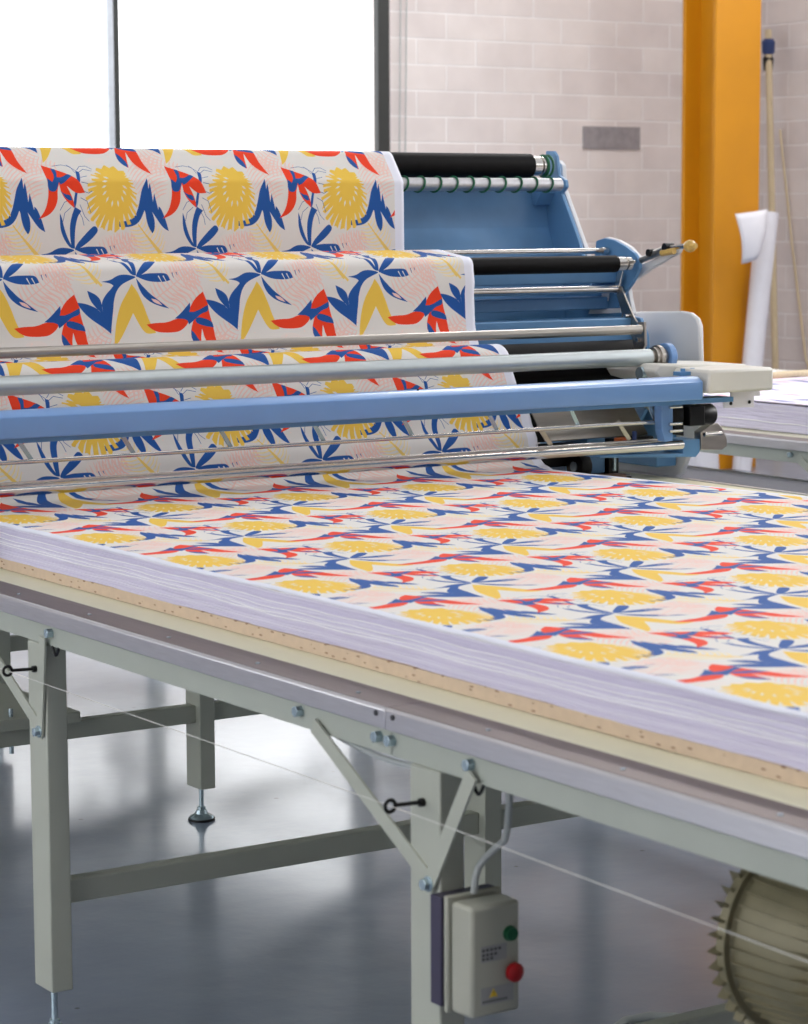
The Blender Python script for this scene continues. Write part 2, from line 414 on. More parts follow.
fl = MB().box(-5.3, XR+.3, -7.3, YB+.3, -.1, 0).build('floor', floor_mat(), smooth=False); struct(fl)
wz0, wz1, wx0, wx1 = 1.45, 4.9, 1.0, ony(388, 80, YB).x
wb = MB()
wb.box(-5.3, wx0, YB, YB+.3, 0, ZC); wb.box(wx1, XR, YB, YB+.3, 0, ZC); wb.box(wx0, wx1, YB, YB+.3, 0, wz0); wb.box(wx0, wx1, YB, YB+.3, wz1, ZC)
o = wb.build('wall_back', MW, smooth=False); uvbox(o, 'y'); struct(o)
rw = MB(); Rz0, Rz1 = 3.3, 5.6; rb = [(-4.0, 1.0), (1.5, 6.5), (7.0, 11.0)]  # unseen clerestory bays, added to send light under the near table
rw.box(XR, XR+.3, -7, YB+.3, 0, Rz0); rw.box(XR, XR+.3, -7, YB+.3, Rz1, ZC)
ed = [-7]+[v for b_ in rb for v in b_]+[YB+.3]
for k in range(0, len(ed), 2): rw.box(XR, XR+.3, ed[k], ed[k+1], Rz0, Rz1)
for k, (a, b) in enumerate(rb):
    f_ = MB()
    for y in (a, (a+b)/2-.03, b-.06): f_.box(XR+.1, XR+.2, y, y+.06, Rz0, Rz1)
    f_.box(XR+.1, XR+.2, a, b, Rz0, Rz0+.06); f_.box(XR+.1, XR+.2, a, b, Rz1-.06, Rz1)
    struct(f_.build('window_%d' % (k+5), 'frame', smooth=False))
o = rw.build('wall_right', MW, smooth=False); uvbox(o, 'x'); struct(o)
o = MB().box(-5.3, XR+.3, -7.3, -7, 0, ZC).build('wall_front', MW, smooth=False); uvbox(o, 'y'); struct(o)
lw = MB(); Lz0, Lz1 = .9, 4.6; bays = [(.2, 3.2), (3.7, 7.5), (8.0, 10.5)]
lw.box(-5.3, -5, -7, YB+.3, 0, Lz0); lw.box(-5.3, -5, -7, YB+.3, Lz1, ZC)
ed = [-7]+[v for b_ in bays for v in b_]+[YB+.3]
for k in range(0, len(ed), 2): lw.box(-5.3, -5, ed[k], ed[k+1], Lz0, Lz1)
o = lw.build('wall_left', MW, smooth=False); uvbox(o, 'x'); struct(o)
for k, (a, b) in enumerate(bays):
    f_ = MB()
    for y in (a, (a+b)/2-.03, b-.06): f_.box(-5.2, -5.1, y, y+.06, Lz0, Lz1)
    f_.box(-5.2, -5.1, a, b, Lz0, Lz0+.06); f_.box(-5.2, -5.1, a, b, Lz1-.06, Lz1)
    struct(f_.build('window_%d' % (k+2), 'frame', smooth=False))
cm = mat('ceiling panel', (205, 205, 205), .8)
o = MB().box(-5.3, XR+.3, -7.3, YB+.3, ZC, ZC+.2).build('ceiling', cm, smooth=False); struct(o)
# bare grey block in the painted wall
p = ony(611, 138, YB)
o = MB().box(p.x-.235, p.x+.235, YB-.012, YB+.02, p.z-.073, p.z+.073).build('wall_block', mat('bare grey block', (148, 142, 144), .9, vary=.12, scale=20)); struct(o)
# window: frame posts, rails and panes
xm = ony(117, 80, YB-.04).x
wf = MB(); wx = [wx0, xm-3.8, xm-1.9, xm, wx1]
wf.box(wx0, wx0+.1, YB-.02, YB+.03, wz0, wz1); wf.box(wx1-.085, wx1, YB-.02, YB+.03, wz0, wz1)
for x in wx[1:-1]: wf.box(x-.018, x+.018, YB-.04, YB+.02, wz0, wz1)
wf.box(wx0, wx1, YB-.04, YB+.12, wz0, wz0+.09); wf.box(wx0, wx1, YB-.04, YB+.12, wz1-.09, wz1)
wo = wf.build('window_1', 'frame', smooth=False); struct(wo)
for x in wx[1:-1]: MB().box(x-.056, x-.018, YB-.04, YB, wz0, wz1).build('window_profile', 'framew', wo, smooth=False)
gm = bpy.data.materials.new('window glass'); gm.use_nodes = True; nt = gm.node_tree; nt.nodes.remove(nt.nodes['Principled BSDF'])
g1 = nt.nodes.new('ShaderNodeBsdfTransparent'); g2 = nt.nodes.new('ShaderNodeBsdfGlossy'); g2.inputs['Roughness'].default_value = .02
fr = nt.nodes.new('ShaderNodeFresnel'); fr.inputs['IOR'].default_value = 1.3; mxs = nt.nodes.new('ShaderNodeMixShader')
nt.links.new(fr.outputs[0], mxs.inputs[0]); nt.links.new(g1.outputs[0], mxs.inputs[1]); nt.links.new(g2.outputs[0], mxs.inputs[2])
nt.links.new(mxs.outputs[0], nt.nodes['Material Output'].inputs[0])
for a, b in zip(wx[:-1], wx[1:]):
    MB().box(a+.02, b-.02, YB+.03, YB+.04, wz0+.05, wz1-.05).build('pane', gm, wo, smooth=False)
# yellow steel column standing in the corner
col = MB()
CY = 14.55*KB
xa = ony(714, 250, CY).x; xb = ony(758.5, 250, CY).x
yb = onx(680.5, 250, xa).y
t = .03
col.box(xa, xb, CY, CY+t, 0, ZC); col.box(xa, xb, yb-t, yb, 0, ZC); col.box(xa+.12, xa+.135, CY+t, yb-t, 0, ZC)
o = col.build('trim_1', 'yellow', smooth=False, bevel=.004); struct(o)

# ------------------------------------------------------------------ cutting table
TX0, TX1 = 2.02, 4.52          # outer edges
TY0, TY1 = .9, 9.2
T1 = empty('cutting_table', (TX0, 4.344, 0), 'long cutting table in front, cream top with aluminium edge, loaded with the printed cloth', 'table')
JY = 3.106                     # joint of two table sections
MB().box(TX0+.012, TX1-.012, TY0, TY1, .842, .8585).build('table_top', 'cream', T1, bevel=.002)
for a, b in ((TY0, JY-.001), (JY+.001, TY1)):
    r = MB()
    r.prism([(TX0, .829), (TX0+.004, .829), (TX0+.004, .8415), (TX0+.078, .8415), (TX0+.078, .8625), (TX0+.004, .8625), (TX0, .8585)], a, b, 'y')
    ro = r.build('edge_rail', 'alu', T1, bevel=.0015)
    MB().box(TX0+.005, TX0+.076, a, b, .8625, .8632).build('rail_top_strip', 'alutop', ro, smooth=False, label='brownish metal strip along the top of the rail')
    y = a+.12
    while y < b-.05:
        MB().cyl((TX0+.03, y, .863), (TX0+.03, y, .8645), .004, 10).build('rail_screw', 'zinc', ro); y += .31
    bb = MB()
    bb.prism([(TX0+.012, .787), (TX0+.05, .787), (TX0+.05, .79), (TX0+.015, .79), (TX0+.015, .826), (TX0+.05, .826), (TX0+.05, .829), (TX0+.012, .829)], a, b, 'y')
    bb.build('side_beam', 'beam', T1, bevel=.001)
    bb = MB(); bb.box(TX1-.05, TX1-.012, a, b, .787, .829); bb.build('side_beam', 'beam', T1, bevel=.001)
    bb = MB(); bb.box(TX1-.014, TX1, a, b, .829, .8615); bb.build('edge_rail', 'alu', T1, bevel=.001)
for y in (JY-.022, JY+.024):
    MB().cyl((TX0-.002, y, .851), (TX0+.001, y, .851), .0045, 12).build('rail_screw', 'ink', T1)
frames = [1.62, 3.01, 4.344, 5.742, 7.02, 8.5]
LXN, LXM, LXF = 2.0495, 3.115, 4.49
def leg(x, y, z1=.787):
    l = MB().box(x-.0225, x+.0225, y-.0395, y+.0395, .102 if y < 5 else .09, z1).build('leg', 'leg', T1, bevel=.003)
    f = MB().lathe((x, y, 0), (0, 0, 1), [(0, .033), (.008, .034), (.012, .03), (.018, .018), (.028, .014), (.029, .011), (.036, .011), (.037, .0065), (.11, .0065)], 20)
    f.build('levelling_foot', 'zinc', l)
    MB().lathe((x, y, 0), (0, 0, 1), [(0, .036), (.006, .036)], 20).build('rubber_pad', 'blk', l)
    return l
for y in frames:
    leg(LXN, y); leg(3.078 if y < 5 else 3.15, y); leg(LXF-.02, y)
    for xa_, xb_ in ((LXN+.0225, 3.056 if y < 5 else 3.1275), (3.10 if y < 5 else 3.1725, LXF-.0425)):
        MB().box(xa_, xb_, y-.018, y+.018, .268, .315).build('cross_bar', 'leg', T1, bevel=.003)
    MB().box(LXN+.0225, LXF-.0425, y-.02, y+.02, .79, .84).build('top_bar', 'leg', T1, bevel=.003)
    br = MB().strap((TX0+.006, y-.02, .617), (TX0+.006, y+.305, .795), (1, 0, 0), .026, .004, .008).build('brace', 'leg', T1)
    rs_ = -.04 if y > 4 else -.125
    br = MB().strap((TX0+.002, y-.02, .617), (TX0+.002, y+rs_, .795), (1, 0, 0), .026, .004, .008).build('brace', 'leg', T1)
    MB().cyl((TX0-.012, y-.02, .617), (TX0+.004, y-.02, .617), .0095, 6).cyl((TX0-.003, y-.02, .617), (TX0+.004, y-.02, .617), .012, 16).build('bolt', 'zinc', T1, bevel=.001)
    for dy in (.36, -.06 if y > 4 else -.115):
        if abs(y+dy-JY) > .1:
            MB().cyl((TX0-.001, y+dy, .813), (TX0+.013, y+dy, .813), .0095, 6).build('bolt', 'zinc', T1, bevel=.001)
    # eye hook that carries the cord
    hk = MB().cyl((1.978, y+.003, .737), (LXN-.0225, y+.003, .735), .0032, 10).torus((1.968, y+.003, .737), (0, 1, 0), .0088, .003, 20, 8).cyl((LXN-.03, y+.003, .735), (LXN-.0225, y+.003, .735), .0065, 12)
    hk.build('eye_hook', 'blk', T1)
    # small black cable hook under the beam
    cu = [(TX0+.012, y-(.145 if y < 4 else .09)+.028*t_, .788-.016*math.sin(math.pi*t_)) for t_ in [k/10 for k in range(11)]]
    MB().tube(cu, .0028, 8).build('cable_hook', 'blk', T1)
for y in (JY-.004, JY+.032):
    MB().cyl((TX0-.001, y, .812), (TX0+.013, y, .812), .0095, 6).build('bolt', 'zinc', T1, bevel=.001)
MB().box(4.4925, 4.53, TY0+.2, TY1-.2, .565, .64).build('shadow_rail', 'beam', T1, bevel=.003)  # added rail, placed to cast a strip of shadow on the floor
# lengthwise channel resting on the cross bars
MB().box(2.55, 2.775, 5.69, 9.1, .3155, .345).build('cable_channel', 'leg', T1, bevel=.002)
MB().cyl((2.745, 5.73, .25), (2.745, 5.73, .365), .006, 10).cyl((2.60, 5.73, .25), (2.60, 5.73, .365), .006, 10).build('channel_bolt', 'zinc', T1)
# low arched cable under the beam near the joint
cu = [(TX0+.03, 3.30-.32*t_, .786-.014*math.sin(math.pi*t_)) for t_ in [k/14 for k in range(15)]]
MB().tube(cu, .005, 8).build('cable', 'hose', T1)

# pull cord through the eye hooks
c = MB(); pts = []
for i in range(60):
    y = .9+i*(8.3/59); pts.append((1.968, y, .737-.012*max(0, 2.95-y)))
tag(c.tube(pts, .0007, 6).build('pull_cord', 'cordm'), 'thin white cord stretched along the front side of the near cutting table', 'cord')

# second table: same build, further right
T2 = copy_tree(T1); T2.location = (TX0+3.53, 4.344, 0)
T2['label'] = 'second cutting table in the background, right of the machine, loaded with lilac cloth'
lb = MB(); 
zl = onx(730, 474, 6.25).z
lb.box(6.25, 6.28, 3, 9, zl-.07, zl); lb.box(6.25, 6.30, 3, 9, zl, zl+.006)
lb.build('lower_beam', 'alu', T2, bevel=.002)

# perforated board under the cloth
def board_mat():
    m = mat('perforated tan board', (208, 186, 162), .8, vary=.05, scale=50); nt = m.node_tree; L = nt.links; b = nt.nodes['Principled BSDF']
    src = b.inputs['Base Color'].links[0].from_socket
    tc = nt.nodes.new('ShaderNodeTexCoord'); mp = nt.nodes.new('ShaderNodeMapping'); mp.inputs['Scale'].default_value = (1, 28, 95)
    L.new(tc.outputs['Object'], mp.inputs[0])
    v = nt.nodes.new('ShaderNodeTexVoronoi'); v.inputs['Scale'].default_value = 1; v.inputs['Randomness'].default_value = .75; L.new(mp.outputs[0], v.inputs['Vector'])
    v.voronoi_dimensions = '3D'
    q = nt.nodes.new('ShaderNodeMath'); q.operation = 'LESS_THAN'; q.inputs[1].default_value = .16; L.new(v.outputs['Distance'], q.inputs[0])
    mx = nt.nodes.new('ShaderNodeMix'); mx.data_type = 'RGBA'; L.new(q.outputs[0], mx.inputs[0]); L.new(src, mx.inputs[6]); mx.inputs[7].default_value = (*lin((150, 118, 96)), 1)
    L.new(mx.outputs[2], b.inputs['Base Color']); return m
o = MB().box(2.185, 4.0, 1.0, 8.3, .8595, .881).build('perforated_board', board_mat(), smooth=False)
tag(o, 'thin tan board with small pin holes lying under the cloth stack on the near table', 'board')

# ------------------------------------------------------------------ cloth stack
def stack_mat(name, c1, c2, c3):
    m = bpy.data.materials.new(name); m.use_nodes = True; nt = m.node_tree; L = nt.links; b = nt.nodes['Principled BSDF']
    a = nt.nodes.new('ShaderNodeAttribute'); a.attribute_name = 'ply'
    r = nt.nodes.new('ShaderNodeValToRGB'); r.color_ramp.elements[0].color = (*lin(c1), 1); r.color_ramp.elements[1].color = (*lin(c3), 1)
    e = r.color_ramp.elements.new(.55); e.color = (*lin(c2), 1)
    L.new(a.outputs['Fac'], r.inputs[0]); L.new(r.outputs[0], b.inputs['Base Color']); b.inputs['Roughness'].default_value = .9
    b.inputs['Sheen Weight'].default_value = .2
    return m
def xfar(y): return min(3.925, 3.80+max(0, (5.0-y))*.125)
def cloth_stack(name, xn, xf, y0, y1, z0, z1, plies, m, ny=520, seed=1, dip=1.):
    """pile of plies: near, far and end faces built ply by ply with loose edges"""
    rs = np.random.default_rng(seed)
    ys = np.linspace(y0, y1, ny)
    def wob(amp, fr, ph): return amp*np.sin(ys*fr+ph)
    base = wob(.004, 2.1, .5)+wob(.0025, 5.3, 2)+wob(.0015, 13, 1)
    rows = []; tones = []
    for p_ in range(plies):
        ph = rs.uniform(0, 6.28, 4); tone = rs.choice([.1, .2, .3, .45, .62, 1.], p=[.2, .24, .2, .18, .12, .06])
        off = rs.normal(0, .0012)+(-.003 if tone > .9 else 0)
        edge = base+off+.0012*np.sin(ys*rs.uniform(15, 40)+ph[0])+.0008*np.sin(ys*rs.uniform(60, 120)+ph[1])
        if tone > .9 or rs.random() < .2: edge = edge-.002*np.maximum(0, np.sin(ys*rs.uniform(4, 9)+ph[2]))
        h = (z1-z0)/plies; zc = z0+h*(p_+.5)
        zw = (.0022*np.sin(ys*3.1+.4)+.0014*np.sin(ys*7.7+1.3)+.0008*np.sin(ys*19+2)+.0007*np.sin(ys*31+ph[3]))*dip*math.sin(math.pi*min(1, (p_+1)/plies*.9))
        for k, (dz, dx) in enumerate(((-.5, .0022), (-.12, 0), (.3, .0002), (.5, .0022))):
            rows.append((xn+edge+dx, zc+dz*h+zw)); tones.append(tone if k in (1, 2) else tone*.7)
    R = len(rows)
    V = np.zeros((R, ny, 3)); 
    for i, (x, z) in enumerate(rows): V[i, :, 0] = x; V[i, :, 1] = ys; V[i, :, 2] = z
    V[:, :, 2] = np.maximum(V[:, :, 2], z0+.0002)
    vs = V.reshape(-1, 3).tolist(); fs = [(i*ny+j, i*ny+j+1, (i+1)*ny+j+1, (i+1)*ny+j) for i in range(R-1) for j in range(ny-1)]
    # far side and top / ends (coarser)
    n0 = len(vs); K = 60; yk = np.linspace(y0, y1, K)
    for z in (z0+.0002, z1): vs += [(xf(y), y, z) for y in yk]
    fs += [(n0+j, n0+K+j, n0+K+j+1, n0+j+1) for j in range(K-1)]
    n1 = len(vs); vs += [(xn+.01, y, z1-.0012) for y in yk]
    fs += [(n1+j, n1+j+1, n0+K+j+1, n0+K+j) for j in range(K-1)]
    n2 = len(vs)
    vs += [(xn, y1, z0+.0002), (xf(y1), y1, z0+.0002), (xf(y1), y1, z1), (xn, y1, z1), (xn, y0, z0+.0002), (xf(y0), y0, z0+.0002), (xf(y0), y0, z1), (xn, y0, z1)]
    fs += [(n2, n2+3, n2+2, n2+1), (n2+4, n2+5, n2+6, n2+7)]
    me = bpy.data.meshes.new(name); me.from_pydata(vs, [], fs); me.update()
    at = me.attributes.new('ply', 'FLOAT', 'POINT')
    tv = np.full(len(vs), .3, np.float32); tv[:R*ny] = np.repeat(np.array(tones, np.float32), ny); at.data.foreach_set('value', tv)
    for p in me.polygons: p.use_smooth = True
    ob = bpy.data.objects.new(name, me); COL.objects.link(ob); me.materials.append(m); return ob
SM = stack_mat('lilac cloth plies', (212, 206, 229), (230, 227, 242), (252, 252, 255))
o = cloth_stack('cloth_stack', 2.184, xfar, 1.1, 7.0, .881, .9535, 34, SM)
tag(o, 'deep stack of lilac white cloth plies under the printed top layer of the near table', 'cloth stack', kind='stuff')

# ------------------------------------------------------------------ printed web (drapes over the rollers and runs out on the stack)
CT, RT = (5.885, 1.7375), .0360     # top roller centre / wrap radius
CS, RS = (5.825, 1.683), .0205      # silver ring roller
CC, RC = (5.635, 1.4945), .0095     # upper chrome rod
CM, RM = (5.495, 1.4610), .0250     # middle roller
CLo, RLo = (5.360, 1.193), .0665    # lower roller
path = []
def P(y, z, v=None): path.append([y, z, v])
def arc(c, r, a0, a1, n):
    for k in range(n+1):
        a = math.radians(a0+(a1-a0)*k/n); P(c[0]+r*math.cos(a), c[1]+r*math.sin(a))
P(6.12, 1.35); P(6.05, 1.60)
arc(CT, RT, 20, 138, 9)
arc(CS, RS, 142, 180, 4)
P(5.8035, 1.62); P(5.803, 1.57); P(5.802, 1.513, 0.0); P(5.80, 1.46)
I1 = len(path)
arc((5.755, 1.40), .045, 355, 190, 8)
P(5.68, 1.45)
I2 = len(path)
arc(CC, RC, 30, 95, 4)
arc(CM, RM, 82, 180, 9)
P(5.469, 1.451, 0.0)
for z in (1.42, 1.39, 1.36, 1.33): P(5.465+.002*math.sin(z*60), z)
P(5.460, 1.30); P(5.447, 1.262)
I3 = len(path)
P(5.436, 1.232)
arc(CLo, RLo, 20, 178, 14)
for k in range(1, 12):
    t_ = k/11; z = 1.175+(.992-1.175)*t_
    P(5.288-.114*t_-.014*math.sin(math.pi*t_), z, 0.0 if k == 11 else None)
I4 = len(path)
P(5.160, .980); P(5.146, .969); P(5.125, .961); P(5.09, .958); P(5.05, .957, 'table')
y = 5.0
while y > 1.1: P(y, .957, 'table'); y -= .035
n = len(path); ln = [0.]
for i in range(1, n): ln.append(ln[-1]+math.hypot(path[i][0]-path[i-1][0], path[i][1]-path[i-1][1]))
anch = [i for i, p_ in enumerate(path) if p_[2] == 0.0]
tab0 = next(i for i, p_ in enumerate(path) if p_[2] == 'table')
vv = [0.]*n
for i in range(n):
    if path[i][2] == 'table': vv[i] = 2.742-path[i][0]; continue
    if i < I1: vv[i] = ln[i]-ln[anch[0]]
    elif i < I2: vv[i] = None
    elif i < I3: vv[i] = ln[i]-ln[anch[1]]
    elif i < I4: vv[i] = ln[i]-ln[anch[2]]+.013 if i > I3 else None
    else: vv[i] = None
# unwrap: pick integers of PV so v increases along the cloth
prev = None; shift = 0
out = [None]*n
for i in range(n-1, -1, -1):           # walk back from the table
    if vv[i] is None: continue
    v = vv[i]
    if path[i][2] != 'table':
        if prev is not None:
            pi, pv = prev
            want = pv-(ln[pi]-ln[i])
            v += round((want-v)/PV)*PV
    out[i] = v; prev = (i, v)
idx = [i for i in range(n) if out[i] is not None]
for i in range(n):
    if out[i] is None:
        a = max(j for j in idx if j < i); b = min(j for j in idx if j > i)
        out[i] = out[a]+(out[b]-out[a])*(ln[i]-ln[a])/(ln[b]-ln[a])
NX = 150
vs = []; uvp = []; uve = []
for i, (y, z, tg) in enumerate(path):
    ontab = (y < 5.06 and z < .96)
    xn = 2.176
    xf = 3.845 if not (z < .99 and y < 5.2) else (xfar(y) if ontab else 3.845+(xfar(5.05)-3.845)*max(0, min(1, (5.19-y)/.14)))
    for j in range(NX+1):
        t_ = j/NX; x = xn+(xf-xn)*t_
        yy, zz, xx = y, z, x
        if ontab:
            zz += .0016*mnoise.noise(Vector((x*2.2, y*2.6, 0)))+.001*mnoise.noise(Vector((x*9, y*7, 4)))+.0012
            e = min(x-xn, 9)
            xx += (.004*math.sin(y*2.1+.5)+.0025*math.sin(y*5.3+2)+.002*math.sin(y*17)+.0012*math.sin(y*41))*max(0, 1-e/.05)
            zz -= .004*max(0, 1-e/.012)**2
            ef = xf-x; zz -= .004*max(0, 1-ef/.02)**2; xx += .004*math.sin(y*6+1)*max(0, 1-ef/.1)
        elif z < 1.17 or (5.4 < y < 5.468 and z < 1.44) or (y > 5.7 and z < 1.66):
            yy += .0045*mnoise.noise(Vector((x*2.5, z*9, 3)))*(1 if z < 1.15 and y < 5.3 else .25)
            if z < 1.15 and y < 5.3: yy += -.003*math.sin(z*95+x*1.2)*(1 if t_ > .2 else .6)
        vs.append((xx, yy, zz)); uvp.append(((x-2.485)/PU, -out[i]/PV)); uve.append((x-xn, xf-x))
fs = [(i*(NX+1)+j, i*(NX+1)+j+1, (i+1)*(NX+1)+j+1, (i+1)*(NX+1)+j) for i in range(n-1) for j in range(NX)]
me = bpy.data.meshes.new('printed_cloth'); me.from_pydata(vs, [], fs); me.update()
for nm, arr in (('pattern', uvp), ('edge', uve)):
    uvl = me.uv_layers.new(name=nm); a = np.array(arr, np.float32)
    li = np.zeros(len(me.loops), np.int32); me.loops.foreach_get('vertex_index', li); uvl.data.foreach_set('uv', a[li].ravel())
for p_ in me.polygons: p_.use_smooth = True
cloth = bpy.data.objects.new('printed_cloth', me); COL.objects.link(cloth); me.materials.append(MP)
sm_ = cloth.modifiers.new('thickness', 'SOLIDIFY'); sm_.thickness = .0008; sm_.offset = -1
tag(cloth, 'cotton printed with blue, red and yellow leaves running over the rollers onto the near table', 'cloth')

# ------------------------------------------------------------------ spreading machine
SMX = empty('spreading_machine', (3.2, 5.5, .9), 'blue and white cloth spreading machine with rollers standing across the near table', 'machine')
def rod(name, y, z, x1, r, m, x0=1.93, n=20, parent=SMX, label=None):
    return MB().cyl((x0, y, z), (x1, y, z), r, n).build(name, m, parent, label=label)
# blue front beam
yb0, yb1 = 4.955, 5.02
xe = ony(703, 390, yb0).x
z0 = ony(703, 399.5, yb0).z; z1 = ony(703, 379.3, yb0).z
fb = MB().prism([(yb0, z0+.004), (yb0+.002, z0), (yb1, z0), (yb1, z1+.006), (yb0+.018, z1+.006), (yb0, z1-.006)], 1.93, xe, 'x')
fbo = fb.build('front_beam', 'blue', SMX, bevel=.002)
MB().box(1.93, xe+.13, yb0+.03, yb1+.03, z0-.013, z0-.0005).build('beam_rail', 'dblue', fbo)
s_ = MB()
for px in (425, 645): 
    q = ony(px, 388, yb0); s_.cyl((q.x, yb0+.03, z1+.006), (q.x, yb0+.03, z1+.009), .003, 8)
s_.build('beam_screw', 'blk', fbo)
# chrome and aluminium rods
lr = rod('lower_rod', 5.07, .9945, 4.235, .0115, 'chrome')
MB().box(1.93, 4.21, 5.096, 5.10, 1.003, 1.012).build('tray_lip', 'chrome', SMX, bevel=.001)
rod('thin_rod', 5.075, 1.058, 4.20, .0052, 'chrome')
rod('guide_tube', 5.175, 1.221, 4.207, .0225, 'pipe')
rod('chrome_rod', 5.222, 1.292, 4.215, .0125, 'steel')
rod('rear_chrome_rod', 5.56, 1.389, 4.41, .0112, 'chrome')
rod('upper_chrome_rod', 5.635, 1.4945, 4.41, .0085, 'chrome')
# rollers
def roller(y, z, x1, r, collar=True, x0=1.93):
    o_ = rod('rubber_roller', y, z, x1, r, 'rubber', x0, 28)
    if collar:
        MB().lathe((x1, y, z), (1, 0, 0), [(0, r*.82), (.03, r*.82), (.031, r*.6), (.036, r*.6), (.037, r*.8), (.05, r*.8)], 24).build('roller_collar', 'chrome', o_)
    return o_
rt_ = roller(CT[0], CT[1], 4.335, RT-.0013)
MB().torus((4.40, CT[0], CT[1]), (1, 0, 0), .030, .004, 24, 8).torus((4.385, CT[0], CT[1]), (1, 0, 0), .030, .004, 24, 8).build('drive_belt', 'green', rt_, label='green round belt on the roller end')
roller(CM[0], CM[1], 4.345, RM-.0013)
roller(CLo[0], CLo[1], 4.30, RLo-.0016, False)
ring = rod('ring_roller', CS[0], CS[1], 4.40, .0192, 'alu')
for k in range(10):
    MB().torus((4.355-k*.0555, CS[0], CS[1]), (1, 0, 0), .0215, .0028, 24, 6, tilt=.008).build('ring_cord', 'green', ring, label='green cord loop around the silver roller')
# side plates
XS = 4.44
def plate(name, pts, x0, x1, m, bevel=.002, label=None, X=None):
    q = [onx(px, py, X or x0) for px, py in pts]
    return MB().prism([(a.y, a.z) for a in q], x0, x1, 'x').build(name, m, SMX, bevel=bevel, smooth=False, label=label)
plate('side_plate', [(546,151),(553,151),(556,156),(558,175),(565,180),(566,187),(561,194),(568,212),(578,240),(588,275),(592,292),(600,420),(585,440),(520,440),(516,330),(524,268),(534,214),(541,185)], XS, XS+.012, 'dblue')
plate('side_cover', [(558,160),(562,165),(564,190),(572,212),(582,240),(594,275),(598,300),(597,440),(540,440),(540,300),(552,240)], XS+.03, XS+.045, 'white', label='white outer cover behind the blue plate')
plate('side_plate', [(596,241),(604,238),(614,240),(625,246),(634,253),(639,261),(639,268),(632,283),(624,294),(616,312),(640,318),(646,335),(650,400),(630,440),(592,440),(587,330),(590,300)], XS-.02, XS-.008, 'dblue')
plate('side_cover', [(600,240),(607,237),(618,240),(630,247),(639,257),(642,264),(652,260),(672,247),(680,248),(678,253),(652,268),(633,281),(628,288),(630,300),(633,314),(620,330),(600,330)], XS+.008, XS+.022, 'white', label='white outer cover with a slanting arm')
for px, py in ((637,293), ):
    pass
# slot and small plate showing through
plate('clamp_plate', [(602,291),(606,289),(609,292),(608,301),(604,303),(601,299)], XS-.024, XS-.021, 'white')
plate('clamp_plate', [(590,309),(620,308),(620,313),(588,314)], XS-.026, XS-.022, 'white')
# large white side housing with rounded corner
q = [onx(px, py, 4.535) for px, py in ((628,312),(680,311),(690,313),(696,318),(699,326),(700,366),(700,425),(689,452),(681,474),(640,500),(600,490),(610,330))]
MB().prism([(a.y, a.z) for a in q], 4.535, 4.552, 'x').build('side_housing', 'white', SMX, bevel=.005, label='large white housing with rounded corner')
# white box cover at the end of the front beam
q0 = ony(704, 374, 4.965); q1 = ony(769, 374, 4.965); zb = ony(704, 393.5, 4.965).z; zt = ony(704, 370, 4.965).z
cv = MB().box(q0.x+.002, q1.x, 4.945, 5.09, zb, zt)
cvo = cv.build('end_cover', 'offw', SMX, bevel=.008)
qa = [ony(x, y, 5.10) for x, y in ((657,379),(652,371),(657,364),(704,364),(745,364),(745,392),(704,392))]
MB().prism([(a.x, a.z) for a in qa], 5.09, 5.30, 'y').build('end_cover_back', 'offw', cvo, bevel=.006)
q = ony(690, 376, 5.03); MB().box(q.x-.04, q.x+.03, 5.02, 5.05, z1+.006, z1+.016).cyl((q.x-.02, 5.035, z1+.016), (q.x-.02, 5.035, z1+.024), .007, 6).cyl((q.x+.012, 5.035, z1+.016), (q.x+.012, 5.035, z1+.024), .007, 6).build('beam_clamp', 'dblue', SMX)
# small white sign plate with two holes
q = [ony(x, y, 5.0) for x, y in ((731,391),(760,391),(760,396),(754,396),(754,407),(724,408),(724,402),(731,401))]
so = MB().prism([(a.x, a.z) for a in q], 5.0, 5.004, 'y').build('bracket_plate', 'paper', SMX, smooth=False)
h_ = MB()
for px, py in ((731, 403.5), (749.5, 402)): a = ony(px, py, 4.999); h_.cyl((a.x, 4.9985, a.z), (a.x, 5.0, a.z), .0048, 14)
h_.build('hole', 'blk', so)
# bearing on the guide tube
be = MB().lathe((4.207, 5.175, 1.221), (1, 0, 0), [(0, .018), (.01, .018), (.011, .026), (.022, .026), (.023, .031), (.035, .031), (.036, .022), (.05, .022)], 28).build('bearing', 'steel', SMX)
MB().lathe((4.257, 5.175, 1.221), (1, 0, 0), [(0, .036), (.02, .036)], 28).build('bearing_flange', 'blue', be, bevel=.002)
a = ony(645, 373, 5.15)
MB().lathe((a.x-.02, 5.15, a.z), (1, 0, 0), [(0, .016), (.004, .017), (.02, .017), (.022, .008), (.03, .008)], 20).build('end_disc', 'zinc', SMX)
MB().box(4.205, 4.235, 5.14, 5.32, 1.165, 1.19).build('arm_link', 'brown', SMX, bevel=.003)
# bracket arms by the chrome rods
def bracket(pts, X, t_, m='steel', nm='bracket'):
    q = [onx(px, py, X) for px, py in pts]
    return MB().prism([(b.y, b.z) for b in q], X, X+t_, 'x').build(nm, m, SMX, bevel=.001, smooth=False)
bracket([(615,290),(621,286),(626,300),(634,318),(641,328),(640,336),(632,337),(624,330),(619,322),(622,314)], 4.405, .006)
bracket([(637,322),(644,322),(645,345),(641,352),(634,350),(632,338)], 4.225, .008)
bracket([(618,272),(623,270),(618,290),(613,291)], 4.40, .006, 'chrome')
for (px, py, X, r) in ((619,291,4.41,.009),(641,327,4.23,.009),(605,251,4.405,.011),(632,262,4.40,.006),(628,316,4.40,.006),(640,340,4.23,.006)):
    a = onx(px, py, X); MB().cyl((X-.012, a.y, a.z), (X+.008, a.y, a.z), r, 14).build('bolt', 'chrome', SMX)
